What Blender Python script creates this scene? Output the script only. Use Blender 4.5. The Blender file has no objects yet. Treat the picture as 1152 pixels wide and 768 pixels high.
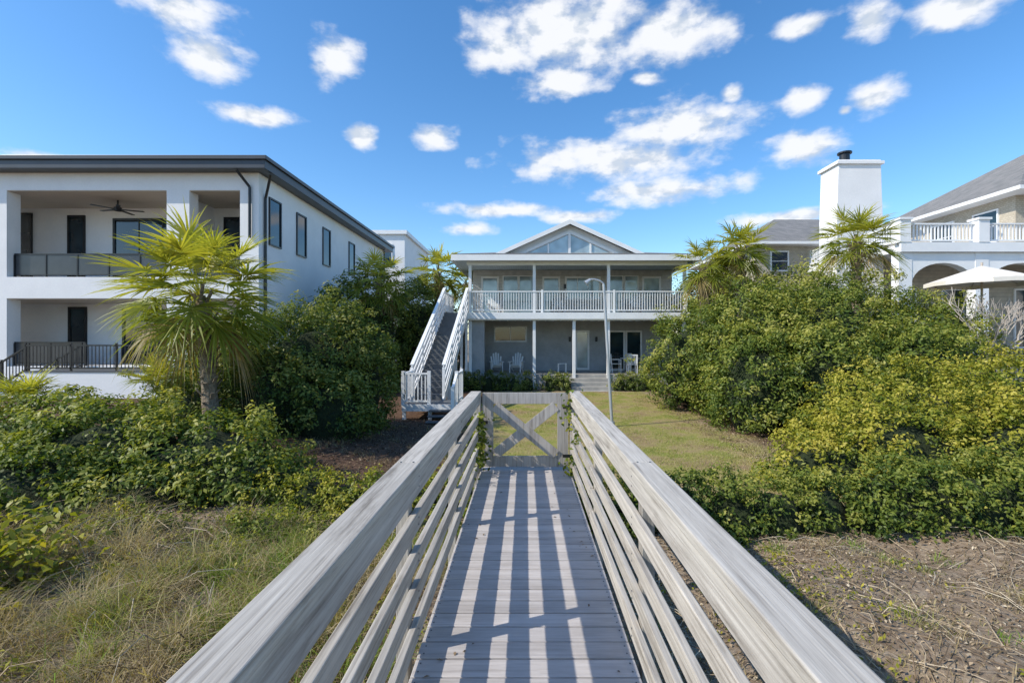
import bpy, math, random
import numpy as np
from mathutils import Vector, Matrix
random.seed(3)
rng = np.random.default_rng(7)
scene = bpy.context.scene
scene.view_settings.view_transform = 'Standard'
scene.view_settings.look = 'None'
scene.view_settings.exposure = 0
COL = scene.collection

# ------------------------------------------------------------ materials
def newmat(name):
    m = bpy.data.materials.new(name); m.use_nodes = True
    nt = m.node_tree
    return m, nt, nt.nodes['Principled BSDF'], nt.nodes['Material Output']

def N(nt, t, **kw):
    n = nt.nodes.new(t)
    for k, v in kw.items(): setattr(n, k, v)
    return n

def ramp(nt, stops, fac=None):
    r = N(nt, 'ShaderNodeValToRGB')
    e = r.color_ramp.elements
    while len(e) < len(stops): e.new(0.5)
    for i, (p, c) in enumerate(stops):
        e[i].position = p; e[i].color = (*c, 1)
    if fac is not None: nt.links.new(fac, r.inputs[0])
    return r

def surf(name, c1, c2=None, rough=0.7, scale=(3, 3, 3), bump=0.1, detail=5, dirt=0.0, metallic=0.0, bscale=None, dist=0.02):
    m, nt, p, o = newmat(name)
    c2 = c2 or tuple(x * 0.8 for x in c1)
    tc = N(nt, 'ShaderNodeTexCoord'); mp = N(nt, 'ShaderNodeMapping')
    mp.inputs['Scale'].default_value = scale
    nt.links.new(tc.outputs['Object'], mp.inputs[0])
    no = N(nt, 'ShaderNodeTexNoise'); no.inputs['Scale'].default_value = 1; no.inputs['Detail'].default_value = detail
    no.inputs['Roughness'].default_value = 0.65
    nt.links.new(mp.outputs[0], no.inputs[0])
    r = ramp(nt, [(0.3, c2), (0.7, c1)], no.outputs[0])
    col = r.outputs[0]
    if dirt > 0:
        n2 = N(nt, 'ShaderNodeTexNoise'); n2.inputs['Scale'].default_value = 1.3; n2.inputs['Detail'].default_value = 6
        nt.links.new(tc.outputs['Object'], n2.inputs[0])
        r2 = ramp(nt, [(0.38, (1 - dirt,) * 3), (0.62, (1, 1, 1))], n2.outputs[0])
        mx = N(nt, 'ShaderNodeMixRGB', blend_type='MULTIPLY'); mx.inputs[0].default_value = 1
        nt.links.new(col, mx.inputs[1]); nt.links.new(r2.outputs[0], mx.inputs[2]); col = mx.outputs[0]
    nt.links.new(col, p.inputs['Base Color'])
    p.inputs['Roughness'].default_value = rough; p.inputs['Metallic'].default_value = metallic
    if bump > 0:
        b = N(nt, 'ShaderNodeBump'); b.inputs['Strength'].default_value = bump; b.inputs['Distance'].default_value = dist
        nt.links.new(no.outputs[0], b.inputs['Height']); nt.links.new(b.outputs[0], p.inputs['Normal'])
    return m

def wood(name, c1, c2, grain_axis, tint=True, rough=0.75, blotch=.62, lo=.78, hi=1.12):
    """weathered boards; grain stretched along grain_axis (0,1,2)"""
    m, nt, p, o = newmat(name)
    tc = N(nt, 'ShaderNodeTexCoord'); mp = N(nt, 'ShaderNodeMapping')
    s = [70, 70, 70]; s[grain_axis] = 1.6
    mp.inputs['Scale'].default_value = s
    nt.links.new(tc.outputs['Object'], mp.inputs[0])
    at = N(nt, 'ShaderNodeAttribute', attribute_name='tint')
    ofs = N(nt, 'ShaderNodeVectorMath', operation='ADD')
    sc = N(nt, 'ShaderNodeVectorMath', operation='SCALE'); sc.inputs['Scale'].default_value = 40
    nt.links.new(at.outputs['Vector'], sc.inputs[0]); nt.links.new(sc.outputs[0], ofs.inputs[1]); nt.links.new(mp.outputs[0], ofs.inputs[0])
    no = N(nt, 'ShaderNodeTexNoise'); no.inputs['Scale'].default_value = 1; no.inputs['Detail'].default_value = 4; no.inputs['Roughness'].default_value = .6
    nt.links.new(ofs.outputs[0], no.inputs[0])
    r = ramp(nt, [(0.28, c2), (0.45, tuple((a * .6 + b * .4) for a, b in zip(c1, c2))), (0.68, c1)], no.outputs[0])
    mp2 = N(nt, 'ShaderNodeMapping'); s2 = [14, 14, 14]; s2[grain_axis] = 1.8; mp2.inputs['Scale'].default_value = s2
    nt.links.new(tc.outputs['Object'], mp2.inputs[0])
    n2 = N(nt, 'ShaderNodeTexNoise'); n2.inputs['Scale'].default_value = 1; n2.inputs['Detail'].default_value = 6; n2.inputs['Roughness'].default_value = .7
    nt.links.new(mp2.outputs[0], n2.inputs[0])
    r2 = ramp(nt, [(0.30, (blotch * .85, blotch * .82, blotch * .78)), (0.44, (.86, .85, .84)), (0.6, (1, 1, 1))], n2.outputs[0])
    mx = N(nt, 'ShaderNodeMixRGB', blend_type='MULTIPLY'); mx.inputs[0].default_value = 1
    nt.links.new(r.outputs[0], mx.inputs[1]); nt.links.new(r2.outputs[0], mx.inputs[2])
    mr = N(nt, 'ShaderNodeMapRange'); mr.inputs[3].default_value = lo; mr.inputs[4].default_value = hi
    nt.links.new(at.outputs['Fac'], mr.inputs[0])
    mx2 = N(nt, 'ShaderNodeVectorMath', operation='SCALE')
    nt.links.new(mx.outputs[0], mx2.inputs[0]); nt.links.new(mr.outputs[0], mx2.inputs['Scale'])
    nt.links.new(mx2.outputs[0], p.inputs['Base Color'])
    p.inputs['Roughness'].default_value = rough
    b = N(nt, 'ShaderNodeBump'); b.inputs['Strength'].default_value = 0.7; b.inputs['Distance'].default_value = 0.004
    nt.links.new(no.outputs[0], b.inputs['Height']); nt.links.new(b.outputs[0], p.inputs['Normal'])
    return m

def leafmat(name, stops, trans=0.3, rough=0.5, spec=0.3):
    m, nt, p, o = newmat(name)
    at = N(nt, 'ShaderNodeAttribute', attribute_name='tint')
    r = ramp(nt, stops, at.outputs['Fac'])
    nt.links.new(r.outputs[0], p.inputs['Base Color'])
    p.inputs['Roughness'].default_value = rough
    p.inputs['Specular IOR Level'].default_value = spec
    t = N(nt, 'ShaderNodeBsdfTranslucent')
    br = N(nt, 'ShaderNodeMixRGB', blend_type='MULTIPLY'); br.inputs[0].default_value = 1; br.inputs[2].default_value = (1.7, 1.7, .7, 1)
    nt.links.new(r.outputs[0], br.inputs[1]); nt.links.new(br.outputs[0], t.inputs[0])
    mx = N(nt, 'ShaderNodeMixShader'); mx.inputs[0].default_value = trans
    nt.links.new(p.outputs[0], mx.inputs[1]); nt.links.new(t.outputs[0], mx.inputs[2]); nt.links.new(mx.outputs[0], o.inputs[0])
    return m

def stripes(name, c1, c2, axis, period, rough=0.7, bump=0.6, noise=0.12):
    m, nt, p, o = newmat(name)
    tc = N(nt, 'ShaderNodeTexCoord'); sp = N(nt, 'ShaderNodeSeparateXYZ')
    nt.links.new(tc.outputs['Object'], sp.inputs[0])
    d = N(nt, 'ShaderNodeMath', operation='DIVIDE'); d.inputs[1].default_value = period
    nt.links.new(sp.outputs[axis], d.inputs[0])
    fr = N(nt, 'ShaderNodeMath', operation='FRACT'); nt.links.new(d.outputs[0], fr.inputs[0])
    r = ramp(nt, [(0.0, c2), (0.12, c1), (1.0, c1)], fr.outputs[0])
    no = N(nt, 'ShaderNodeTexNoise'); no.inputs['Scale'].default_value = 5; no.inputs['Detail'].default_value = 6
    nt.links.new(tc.outputs['Object'], no.inputs[0])
    r2 = ramp(nt, [(0.3, (1 - noise * 2,) * 3), (0.7, (1, 1, 1))], no.outputs[0])
    mx = N(nt, 'ShaderNodeMixRGB', blend_type='MULTIPLY'); mx.inputs[0].default_value = 1
    nt.links.new(r.outputs[0], mx.inputs[1]); nt.links.new(r2.outputs[0], mx.inputs[2])
    nt.links.new(mx.outputs[0], p.inputs['Base Color']); p.inputs['Roughness'].default_value = rough
    b = N(nt, 'ShaderNodeBump'); b.inputs['Strength'].default_value = bump; b.inputs['Distance'].default_value = 0.02
    nt.links.new(fr.outputs[0], b.inputs['Height']); nt.links.new(b.outputs[0], p.inputs['Normal'])
    return m

def shingle(name, c1, c2, sx=3.0):
    m, nt, p, o = newmat(name)
    tc = N(nt, 'ShaderNodeTexCoord'); sp = N(nt, 'ShaderNodeSeparateXYZ'); nt.links.new(tc.outputs['Object'], sp.inputs[0])
    ad = N(nt, 'ShaderNodeMath', operation='ADD'); nt.links.new(sp.outputs[0], ad.inputs[0]); nt.links.new(sp.outputs[1], ad.inputs[1])
    cb = N(nt, 'ShaderNodeCombineXYZ'); nt.links.new(ad.outputs[0], cb.inputs[0]); nt.links.new(sp.outputs[2], cb.inputs[1])
    br = N(nt, 'ShaderNodeTexBrick'); br.inputs['Scale'].default_value = sx
    br.inputs['Mortar Size'].default_value = 0.012; br.inputs['Brick Width'].default_value = 0.5; br.inputs['Row Height'].default_value = 0.3
    br.inputs['Color1'].default_value = (*c1, 1); br.inputs['Color2'].default_value = (*c2, 1); br.inputs['Mortar'].default_value = (*[x * .4 for x in c2], 1)
    nt.links.new(cb.outputs[0], br.inputs[0]); nt.links.new(br.outputs[0], p.inputs['Base Color']); p.inputs['Roughness'].default_value = .85
    b = N(nt, 'ShaderNodeBump'); b.inputs['Strength'].default_value = .4; b.inputs['Distance'].default_value = .02
    nt.links.new(br.outputs[0], b.inputs['Height']); nt.links.new(b.outputs[0], p.inputs['Normal'])
    return m

def glassmat(name, c, rough=0.04, spec=1.0):
    m, nt, p, o = newmat(name)
    tc = N(nt, 'ShaderNodeTexCoord'); no = N(nt, 'ShaderNodeTexNoise'); no.inputs['Scale'].default_value = .9; no.inputs['Detail'].default_value = 2
    nt.links.new(tc.outputs['Object'], no.inputs[0])
    r = ramp(nt, [(0.35, tuple(x * .4 for x in c)), (0.65, c)], no.outputs[0]); nt.links.new(r.outputs[0], p.inputs['Base Color'])
    p.inputs['Roughness'].default_value = rough; p.inputs['Specular IOR Level'].default_value = spec; p.inputs['IOR'].default_value = 1.6
    b = N(nt, 'ShaderNodeBump'); b.inputs['Strength'].default_value = .05; b.inputs['Distance'].default_value = .05
    nt.links.new(no.outputs[0], b.inputs['Height']); nt.links.new(b.outputs[0], p.inputs['Normal'])
    return m

M_white = surf('white_paint', (.84, .84, .83), (.77, .78, .78), .5, (2, 2, 2), .05, dirt=.05)
M_stucco = surf('white_stucco', (.84, .83, .82), (.78, .78, .78), .85, (14, 14, 14), .12, dirt=.05)
M_black = surf('black_metal', (.012, .014, .017), (.009, .01, .012), .35, (5, 5, 5), .02)
M_fascia = surf('dark_fascia', (.04, .05, .065), (.032, .037, .045), .4, (1, 1, 1), .02)
M_tan = surf('soffit_tan', (.56, .48, .38), (.48, .41, .32), .7, (.5, 12, 1), .1)
M_glass = glassmat('window_glass', (.025, .05, .065), spec=.6)
M_glass_blue = glassmat('window_glass_pale', (.46, .58, .63), .08)
M_siding = stripes('grey_siding', (.62, .60, .56), (.32, .31, .30), 2, .16)
M_siding_tan = stripes('tan_siding', (.50, .46, .38), (.22, .2, .17), 2, .16)
M_block = surf('grey_stucco', (.46, .47, .48), (.38, .39, .40), .9, (4, 4, 4), .15, dirt=.15)
M_ceil = stripes('blue_ceiling', (.70, .78, .82), (.5, .56, .6), 0, .12, bump=.2)
M_roof = shingle('roof_shingle', (.26, .25, .24), (.17, .17, .165))
M_shake = shingle('wood_shake', (.50, .45, .36), (.42, .37, .29), 4)
M_conc = surf('concrete', (.46, .44, .40), (.34, .33, .31), .9, (5, 5, 5), .2, dirt=.2)
M_tread = surf('grey_tread', (.12, .13, .14), (.09, .095, .10), .6, (3, 12, 3), .1)
M_rail = wood('weathered_rail', (.58, .54, .475), (.25, .22, .185), 1)
M_post = wood('weathered_post', (.46, .43, .38), (.22, .20, .175), 2)
M_gate = wood('weathered_gate', (.46, .43, .395), (.25, .23, .21), 2)
M_deck = wood('composite_deck', (.55, .515, .495), (.40, .37, .355), 0, blotch=.86, lo=.84, hi=1.08)
M_galv = surf('galvanised_steel', (.50, .52, .54), (.38, .40, .42), .4, (8, 8, 2), .03, metallic=.4)
M_trunk = surf('palm_trunk', (.36, .29, .21), (.13, .10, .07), .95, (9, 9, 14), 1.0, dist=.05)
M_bark = surf('pale_bark', (.52, .47, .41), (.36, .31, .27), .9, (9, 9, 4), .4)
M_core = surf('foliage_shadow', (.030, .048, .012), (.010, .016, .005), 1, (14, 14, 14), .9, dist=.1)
M_canvas = surf('canvas', (.76, .72, .64), (.70, .66, .60), .9, (2, 2, 2), .05)
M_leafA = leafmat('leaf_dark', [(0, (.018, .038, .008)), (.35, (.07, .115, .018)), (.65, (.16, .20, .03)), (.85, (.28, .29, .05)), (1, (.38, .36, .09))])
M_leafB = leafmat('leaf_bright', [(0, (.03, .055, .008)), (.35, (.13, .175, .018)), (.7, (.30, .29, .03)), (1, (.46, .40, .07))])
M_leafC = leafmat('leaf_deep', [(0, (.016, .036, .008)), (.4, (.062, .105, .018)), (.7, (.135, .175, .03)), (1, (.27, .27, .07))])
M_palm = leafmat('palm_frond', [(0, (.27, .20, .11)), (.12, (.32, .26, .11)), (.2, (.08, .12, .02)), (.6, (.20, .23, .03)), (1, (.42, .39, .07))], .4, .4)
M_grass = leafmat('grass_blades', [(0, (.12, .085, .05)), (.25, (.30, .23, .14)), (.5, (.46, .38, .22)), (.66, (.34, .31, .10)), (.8, (.20, .25, .04)), (1, (.15, .25, .03))], .25, .7, .2)
M_litter = leafmat('leaf_litter', [(0, (.09, .06, .04)), (.4, (.26, .19, .12)), (.7, (.42, .33, .22)), (1, (.55, .48, .36))], .05, .8, .2)

# ------------------------------------------------------------ mesh helpers
class B:
    def __init__(s): s.v = []; s.f = []; s.m = []; s.t = []; s.cur = .5
    def box(s, x0, x1, y0, y1, z0, z1, m=0):
        if x0 > x1: x0, x1 = x1, x0
        if y0 > y1: y0, y1 = y1, y0
        if z0 > z1: z0, z1 = z1, z0
        n = len(s.v)
        s.v += [(x0, y0, z0), (x1, y0, z0), (x1, y1, z0), (x0, y1, z0), (x0, y0, z1), (x1, y0, z1), (x1, y1, z1), (x0, y1, z1)]
        s.f += [(n, n + 3, n + 2, n + 1), (n + 4, n + 5, n + 6, n + 7), (n, n + 1, n + 5, n + 4), (n + 1, n + 2, n + 6, n + 5), (n + 2, n + 3, n + 7, n + 6), (n + 3, n, n + 4, n + 7)]
        s.m += [m] * 6; s.t += [s.cur] * 8
    def beam(s, p0, p1, w, h, m=0, up=(0, 0, 1)):
        p0 = Vector(p0); p1 = Vector(p1); d = (p1 - p0).normalized(); u = Vector(up)
        if abs(d.dot(u)) > .98: u = Vector((0, 1, 0))
        r = d.cross(u).normalized(); u = r.cross(d).normalized()
        n = len(s.v)
        for p in (p0, p1):
            for a, b in ((-1, -1), (1, -1), (1, 1), (-1, 1)):
                s.v.append(tuple(p + r * a * w / 2 + u * b * h / 2))
        s.f += [(n, n + 1, n + 2, n + 3), (n + 7, n + 6, n + 5, n + 4), (n, n + 4, n + 5, n + 1), (n + 1, n + 5, n + 6, n + 2), (n + 2, n + 6, n + 7, n + 3), (n + 3, n + 7, n + 4, n)]
        s.m += [m] * 6; s.t += [s.cur] * 8
    def cyl(s, p0, p1, r0, r1=None, k=10, m=0):
        r1 = r0 if r1 is None else r1
        p0 = Vector(p0); p1 = Vector(p1); d = (p1 - p0).normalized(); u = Vector((0, 0, 1))
        if abs(d.z) > .98: u = Vector((1, 0, 0))
        a = d.cross(u).normalized(); b = a.cross(d)
        n = len(s.v)
        for p, r in ((p0, r0), (p1, r1)):
            for i in range(k):
                t = 2 * math.pi * i / k
                s.v.append(tuple(p + a * r * math.cos(t) + b * r * math.sin(t)))
        for i in range(k):
            j = (i + 1) % k
            s.f.append((n + i, n + j, n + k + j, n + k + i)); s.m.append(m)
        s.f.append(tuple(n + k + i for i in range(k))); s.m.append(m)
        s.f.append(tuple(n + i for i in reversed(range(k)))); s.m.append(m)
        s.t += [s.cur] * (2 * k)
    def poly(s, pts, m=0):
        n = len(s.v); s.v += [tuple(p) for p in pts]; s.f.append(tuple(range(n, n + len(pts)))); s.m.append(m); s.t += [s.cur] * len(pts)
    def prism(s, pts, ext, m=0):
        n = len(s.v); k = len(pts); e = Vector(ext)
        s.v += [tuple(p) for p in pts] + [tuple(Vector(p) + e) for p in pts]
        s.f.append(tuple(range(n, n + k))); s.f.append(tuple(reversed(range(n + k, n + 2 * k)))); s.m += [m, m]
        for i in range(k):
            j = (i + 1) % k
            s.f.append((n + i, n + k + i, n + k + j, n + j)); s.m.append(m)
        s.t += [s.cur] * (2 * k)
    def obj(s, name, mats, parent=None, bevel=0, smooth=False, matrix=None):
        me = bpy.data.meshes.new(name); me.from_pydata(s.v, [], s.f)
        for m in mats: me.materials.append(m)
        me.polygons.foreach_set('material_index', s.m)
        a = me.attributes.new('tint', 'FLOAT', 'POINT'); a.data.foreach_set('value', np.array(s.t, dtype=np.float32))
        if smooth: me.polygons.foreach_set('use_smooth', [True] * len(me.polygons))
        me.update()
        import bmesh
        bm = bmesh.new(); bm.from_mesh(me); bmesh.ops.recalc_face_normals(bm, faces=bm.faces); bm.to_mesh(me); bm.free()
        o = bpy.data.objects.new(name, me); COL.objects.link(o)
        if parent: o.parent = parent
        if matrix is not None: o.matrix_local = matrix
        if bevel:
            bv = o.modifiers.new('bevel', 'BEVEL'); bv.width = bevel; bv.segments = 2; bv.limit_method = 'ANGLE'
        return o

def empty(name, loc=(0, 0, 0), rz=0):
    o = bpy.data.objects.new(name, None); COL.objects.link(o); o.location = loc; o.rotation_euler = (0, 0, rz); return o

def np_mesh(name, V, F, mats, tint, parent=None, midx=None, smooth=False):
    me = bpy.data.meshes.new(name); V = np.asarray(V, dtype=np.float32); F = np.asarray(F, dtype=np.int32)
    k = F.shape[1]
    me.vertices.add(len(V)); me.vertices.foreach_set('co', V.ravel())
    me.loops.add(F.size); me.loops.foreach_set('vertex_index', F.ravel())
    me.polygons.add(len(F)); me.polygons.foreach_set('loop_start', np.arange(0, F.size, k, dtype=np.int32))
    for m in mats: me.materials.append(m)
    if midx is not None: me.polygons.foreach_set('material_index', np.asarray(midx, dtype=np.int32))
    if smooth: me.polygons.foreach_set('use_smooth', np.ones(len(F), dtype=bool))
    me.update(calc_edges=True)
    a = me.attributes.new('tint', 'FLOAT', 'POINT'); a.data.foreach_set('value', np.asarray(tint, dtype=np.float32))
    o = bpy.data.objects.new(name, me); COL.objects.link(o)
    if parent: o.parent = parent
    return o

def norm(a): return a / np.maximum(np.linalg.norm(a, axis=-1, keepdims=True), 1e-6)

def smooth(t, a, b):
    t = np.clip((t - a) / (b - a), 0, 1); return t * t * (3 - 2 * t)

def H(x, y):
    x = np.asarray(x, float); y = np.asarray(y, float)
    h = .18 * smooth(y, 14, 22)
    h = h + .55 * np.exp(-(((x + 7) / 3.2) ** 2 + ((y - 10.5) / 3) ** 2))
    h = h + .9 * smooth(x, 9, 13) * smooth(y, 9, 13)
    h = h + .55 * smooth(-x, 8, 11) * smooth(y, 9, 14)
    off = smooth(np.abs(x), 1.0, 2.5) * (1 - smooth(y, 6, 9))
    h = h + off * (.10 * np.sin(x * 1.3 + 1) * np.sin(y * 1.1) + .06 * np.sin(x * 3.1) * np.cos(y * 2.7 + .5))
    h = h + .12 * smooth(-x, 2, 4) * (1 - smooth(y, 5, 8))
    return h

# ------------------------------------------------------------ leaves
def leaf_quads(c, n, L, W, r):
    k = len(c)
    t = norm(np.cross(n, norm(r.normal(size=(k, 3))))); b = np.cross(n, t)
    L = (L * r.uniform(.6, 1.25, k))[:, None]; W = (W * r.uniform(.7, 1.2, k))[:, None]
    V = np.stack([c - t * L / 2, c + b * W / 2 + n * W * .18, c + t * L / 2 - n * L * .12, c - b * W / 2 + n * W * .18], axis=1).reshape(-1, 3)
    F = np.arange(k * 4).reshape(-1, 4)
    return V, F

import bmesh
def ico(sub):
    bm = bmesh.new(); bmesh.ops.create_icosphere(bm, subdivisions=sub, radius=1)
    V = np.array([v.co[:] for v in bm.verts]); F = np.array([[v.index for v in f.verts] for f in bm.faces]); bm.free(); return V, F
ICO_V, ICO_F = ico(3)

def shrub(name, lumps, mat, leaf=.09, wid=.5, cl=.22, nl=45, dens=14, seed=1, bias=0.0, back=.45, spread=.5, shoots=.06, rough_=.09):
    r = np.random.default_rng(seed)
    L = np.array(lumps, float)
    allc = []; alln = []; allt = []
    for i, l in enumerate(L):
        c0 = l[:3]; R = l[3:6]
        area = 4 * math.pi * ((R[0] * R[1]) ** 1.6 + (R[0] * R[2]) ** 1.6 + (R[1] * R[2]) ** 1.6) ** (1 / 1.6) / 3 ** (1 / 1.6)
        k = int(area * dens)
        d = norm(r.normal(size=(k, 3)))
        bil = .10 * np.sin(d[:, 0] * 5 + i) * np.cos(d[:, 2] * 6 + i * 2) + .07 * np.sin(d[:, 0] * 11 + i * 3) * np.sin(d[:, 1] * 10 + i) * np.cos(d[:, 2] * 12)
        jit = r.normal(size=k) * rough_
        wob = 1 + bil + jit + (r.random(k) < shoots) * r.uniform(0, .2, k)
        p = c0 + d * R * wob[:, None]
        keep = p[:, 2] > H(p[:, 0], p[:, 1]) + .02
        keep &= ~((d[:, 1] > .45) & (r.random(k) > back))
        for j, q in enumerate(L):
            if j == i: continue
            keep &= (((p - q[:3]) / (q[3:6] * .78)) ** 2).sum(1) > 1
        p = p[keep]; nn = norm(d[keep] / R)
        kk = len(p)
        prot = (bil + jit)[keep]
        ct = r.normal(size=kk) * .12 + .40 + bias + 1.1 * prot + .12 * nn[:, 2] + .10 * np.sin(p[:, 0] * 2.3 + seed) * np.cos(p[:, 1] * 1.9)  # sun and shade put into tint: bulging, upward clusters lighter, hollows darker
        cr = cl * r.uniform(.6, 1.4, kk)
        m = nl
        o = norm(r.normal(size=(kk, m, 3))); rad = r.uniform(.3, 1, (kk, m, 1)) ** .6
        pos = p[:, None, :] + o * rad * cr[:, None, None] * np.array([1, 1, .85])
        n = norm(o * .7 + nn[:, None, :] * .55 + np.array([-.12, -.1, .45]) + r.normal(size=o.shape) * spread)
        t = ct[:, None] + .16 * o[:, :, 2] + .12 * (rad[:, :, 0] - .8) + r.normal(size=(kk, m)) * .10  # cluster tops and outer leaves painted lighter, as if lit
        allc.append(pos.reshape(-1, 3)); alln.append(n.reshape(-1, 3)); allt.append(t.ravel())
    C = np.concatenate(allc); Nn = np.concatenate(alln); T = np.concatenate(allt)
    ok = C[:, 2] > H(C[:, 0], C[:, 1]) - .02
    C = C[ok]; Nn = Nn[ok]; T = np.clip(T[ok], 0, 1)
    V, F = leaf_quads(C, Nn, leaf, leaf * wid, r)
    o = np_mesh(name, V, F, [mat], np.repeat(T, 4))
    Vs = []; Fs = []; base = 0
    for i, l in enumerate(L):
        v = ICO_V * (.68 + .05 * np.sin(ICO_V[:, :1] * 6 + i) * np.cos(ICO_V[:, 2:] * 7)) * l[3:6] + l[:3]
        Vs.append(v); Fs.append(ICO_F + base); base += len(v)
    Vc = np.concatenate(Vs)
    np_mesh(name + '_shade_core', Vc, np.concatenate(Fs), [M_core], np.zeros(len(Vc)), parent=o, smooth=True)  # solid filler lumps, dark colour painting the shade inside the shrub
    return o

def hedge_lumps(x0, x1, y, z, rx, ry, rz, step=.55, y1=None, jit=.06):
    out = []; n = max(2, int(abs(x1 - x0) / step))
    for i in range(n + 1):
        t = i / n; x = x0 + (x1 - x0) * t; yy = y + ((y1 - y) * t if y1 is not None else 0)
        out.append((x, yy + random.uniform(-jit, jit), z, rx, ry, rz * random.uniform(.93, 1.07)))
    return out

# ------------------------------------------------------------ palms
def palm(name, base, top, r0, nf, pet, fan, seed, leaflets=32, dead=.12, lw=.03, elo=-55, trunk_top=None):
    r = random.Random(seed)
    par = empty(name, (0, 0, 0))
    b = B(); base = Vector(base); top = Vector(top)
    k = 14; pts = []
    for i in range(k + 1):
        t = i / k; p = base.lerp(top, t) + Vector((math.sin(t * 2.5) * .06 * (top - base).length * .3, 0, 0)); pts.append(p)
    if (top - base).length > .3:
        for i in range(k):
            t = i / k
            rr = r0 * (1.15 - .35 * t + .06 * math.sin(i * 2.1)); rn = r0 * (1.15 - .35 * (i + 1) / k + .06 * math.sin((i + 1) * 2.1))
            b.cyl(pts[i], pts[i + 1], rr, rn, 14)
        nb = int(60 * (top - base).length / 2.5)
        for i in range(nb):
            t = .08 + .92 * i / nb; p = base.lerp(top, t) + Vector((math.sin(t * 2.5) * .06 * (top - base).length * .3, 0, 0))
            a = i * 2.4; d = Vector((math.cos(a), math.sin(a), 0)); rr = r0 * (1.12 - .35 * t)
            ln = (.08 + .18 * t) * (r0 / .13) * r.uniform(.7, 1.3)
            b.beam(p + d * rr * .7, p + d * (rr + ln * r.uniform(.3, .6)) + Vector((0, 0, ln)), .06 * r0 / .13, .02)
    if b.v: b.obj('trunk', [M_trunk], par, smooth=False)
    V = []; F = []; T = []
    def strip(ptsw, tint):
        n = len(V)
        for (p, s, w) in ptsw:
            V.append(p - s * w); V.append(p + s * w); T.extend([tint, tint])
        for i in range(len(ptsw) - 1):
            F.append((n + 2 * i, n + 2 * i + 1, n + 2 * i + 3, n + 2 * i + 2))
    ctr = pts[-1] if b.v else top
    for i in range(nf):
        u = (i + .5) / nf
        az = i * 2.39996 + r.uniform(-.2, .2)
        el = math.radians(82 - (82 - elo) * u ** .85 + r.uniform(-8, 8))
        isdead = u > 1 - dead
        tint = r.uniform(.02, .12) if isdead else min(1, max(.3, .95 - .45 * u + r.uniform(-.14, .12)))
        h = Vector((math.cos(az), math.sin(az), 0))
        d = h * math.cos(el) + Vector((0, 0, math.sin(el)))
        side = Vector((-math.sin(az), math.cos(az), 0)); nrm = side.cross(d) * -1
        if nrm.z < 0: nrm = -nrm
        pl = pet * r.uniform(.75, 1.15)
        pp = []; prev = ctr; dirc = d.copy()
        for q in range(5):
            pp.append((prev, side, .018 * (1 - .12 * q)))
            prev = prev + dirc * pl / 4; dirc = (dirc + Vector((0, 0, -.08))).normalized()
        strip(pp, max(tint, .5) if not isdead else tint)
        tip = pp[-1][0]; d2 = dirc; n2 = d2.cross(side); n2 = n2 if n2.dot(nrm) > 0 else -n2
        fl = fan * r.uniform(.75, 1.12)
        droop = r.uniform(.12, .36) + (.5 if isdead else 0)
        for j in range(leaflets):
            a = math.radians(-120 + 240 * j / (leaflets - 1) + r.uniform(-3, 3))
            ld = d2 * math.cos(a) + side * math.sin(a) + n2 * (.30 * abs(math.sin(a)) + (.08 if j % 2 else -.04) + r.uniform(-.05, .05))
            ld.normalize()
            root = tip + d2 * (.16 * fl * math.cos(a) if abs(a) < 1.4 else 0)
            ll = fl * (1 - .26 * (abs(a) / 2.2) ** 2) * r.uniform(.72, 1.10)
            sv = ld.cross(n2)
            if sv.length < .1: sv = side
            sv.normalize(); sv = (sv + n2 * (.5 if j % 2 else -.5)).normalized()
            w = lw * fl / .8
            dj = droop * r.uniform(.6, 1.6)
            s = []
            for t, ww in ((0, .5), (.3, 1), (.55, .75), (.8, .38), (1.0, .05)):
                p = root + ld * ll * t + Vector((0, 0, -1)) * ll * dj * t ** 2.4
                s.append((p, sv, w * ww))
            strip(s, min(1, max(0, tint + r.uniform(-.09, .09))) if not isdead else tint)
    np_mesh('fronds', np.array([tuple(v) for v in V]), np.array(F), [M_palm], np.array(T), parent=par)
    return par

# ------------------------------------------------------------ ground
def axis(lo, hi, step, far):
    a = list(np.arange(lo, hi + 1e-6, step)); s = step; x = a[-1]
    while x < far: s *= 1.35; x += s; a.append(x)
    s = step; x = a[0]
    while x > -far: s *= 1.35; x -= s; a.insert(0, x)
    return np.array(a)
ax = axis(-14, 16, .2, 1500); ay = axis(-3, 30, .2, 1500)
X, Y = np.meshgrid(ax, ay); Z = H(X, Y)
nx, ny = len(ax), len(ay)
V = np.stack([X, Y, Z], -1).reshape(-1, 3)
idx = np.arange(nx * ny).reshape(ny, nx)
F = np.stack([idx[:-1, :-1], idx[:-1, 1:], idx[1:, 1:], idx[1:, :-1]], -1).reshape(-1, 4)
def lawnmask(x, y):
    e = .25 * np.sin(y * 1.7) + .15 * np.sin(y * 4.1 + 1)
    return smooth(x, -1.8 + e, -1.0 + e) * (1 - smooth(x, 5.0 + e, 5.8 + e)) * smooth(y, 6.9, 7.3) * (1 - smooth(y, 21.2, 21.6))
def mulchmask(x, y):
    e = .3 * np.sin(y * 1.3) + .2 * np.sin(x * 2.1)
    return smooth(y, 7.2 + e, 8.2 + e) * (1 - smooth(y, 22, 24)) * (smooth(-x, .9, 1.5) + smooth(x, 5.2, 5.9))
lm = lawnmask(X, Y).ravel(); mm = mulchmask(X, Y).ravel()
m, nt, p, o = newmat('ground_soil_and_lawn')
tc = N(nt, 'ShaderNodeTexCoord')
def noise(sc, det=8, ro=.6):
    n = N(nt, 'ShaderNodeTexNoise'); n.inputs['Scale'].default_value = sc; n.inputs['Detail'].default_value = det; n.inputs['Roughness'].default_value = ro
    nt.links.new(tc.outputs['Object'], n.inputs[0]); return n
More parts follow.
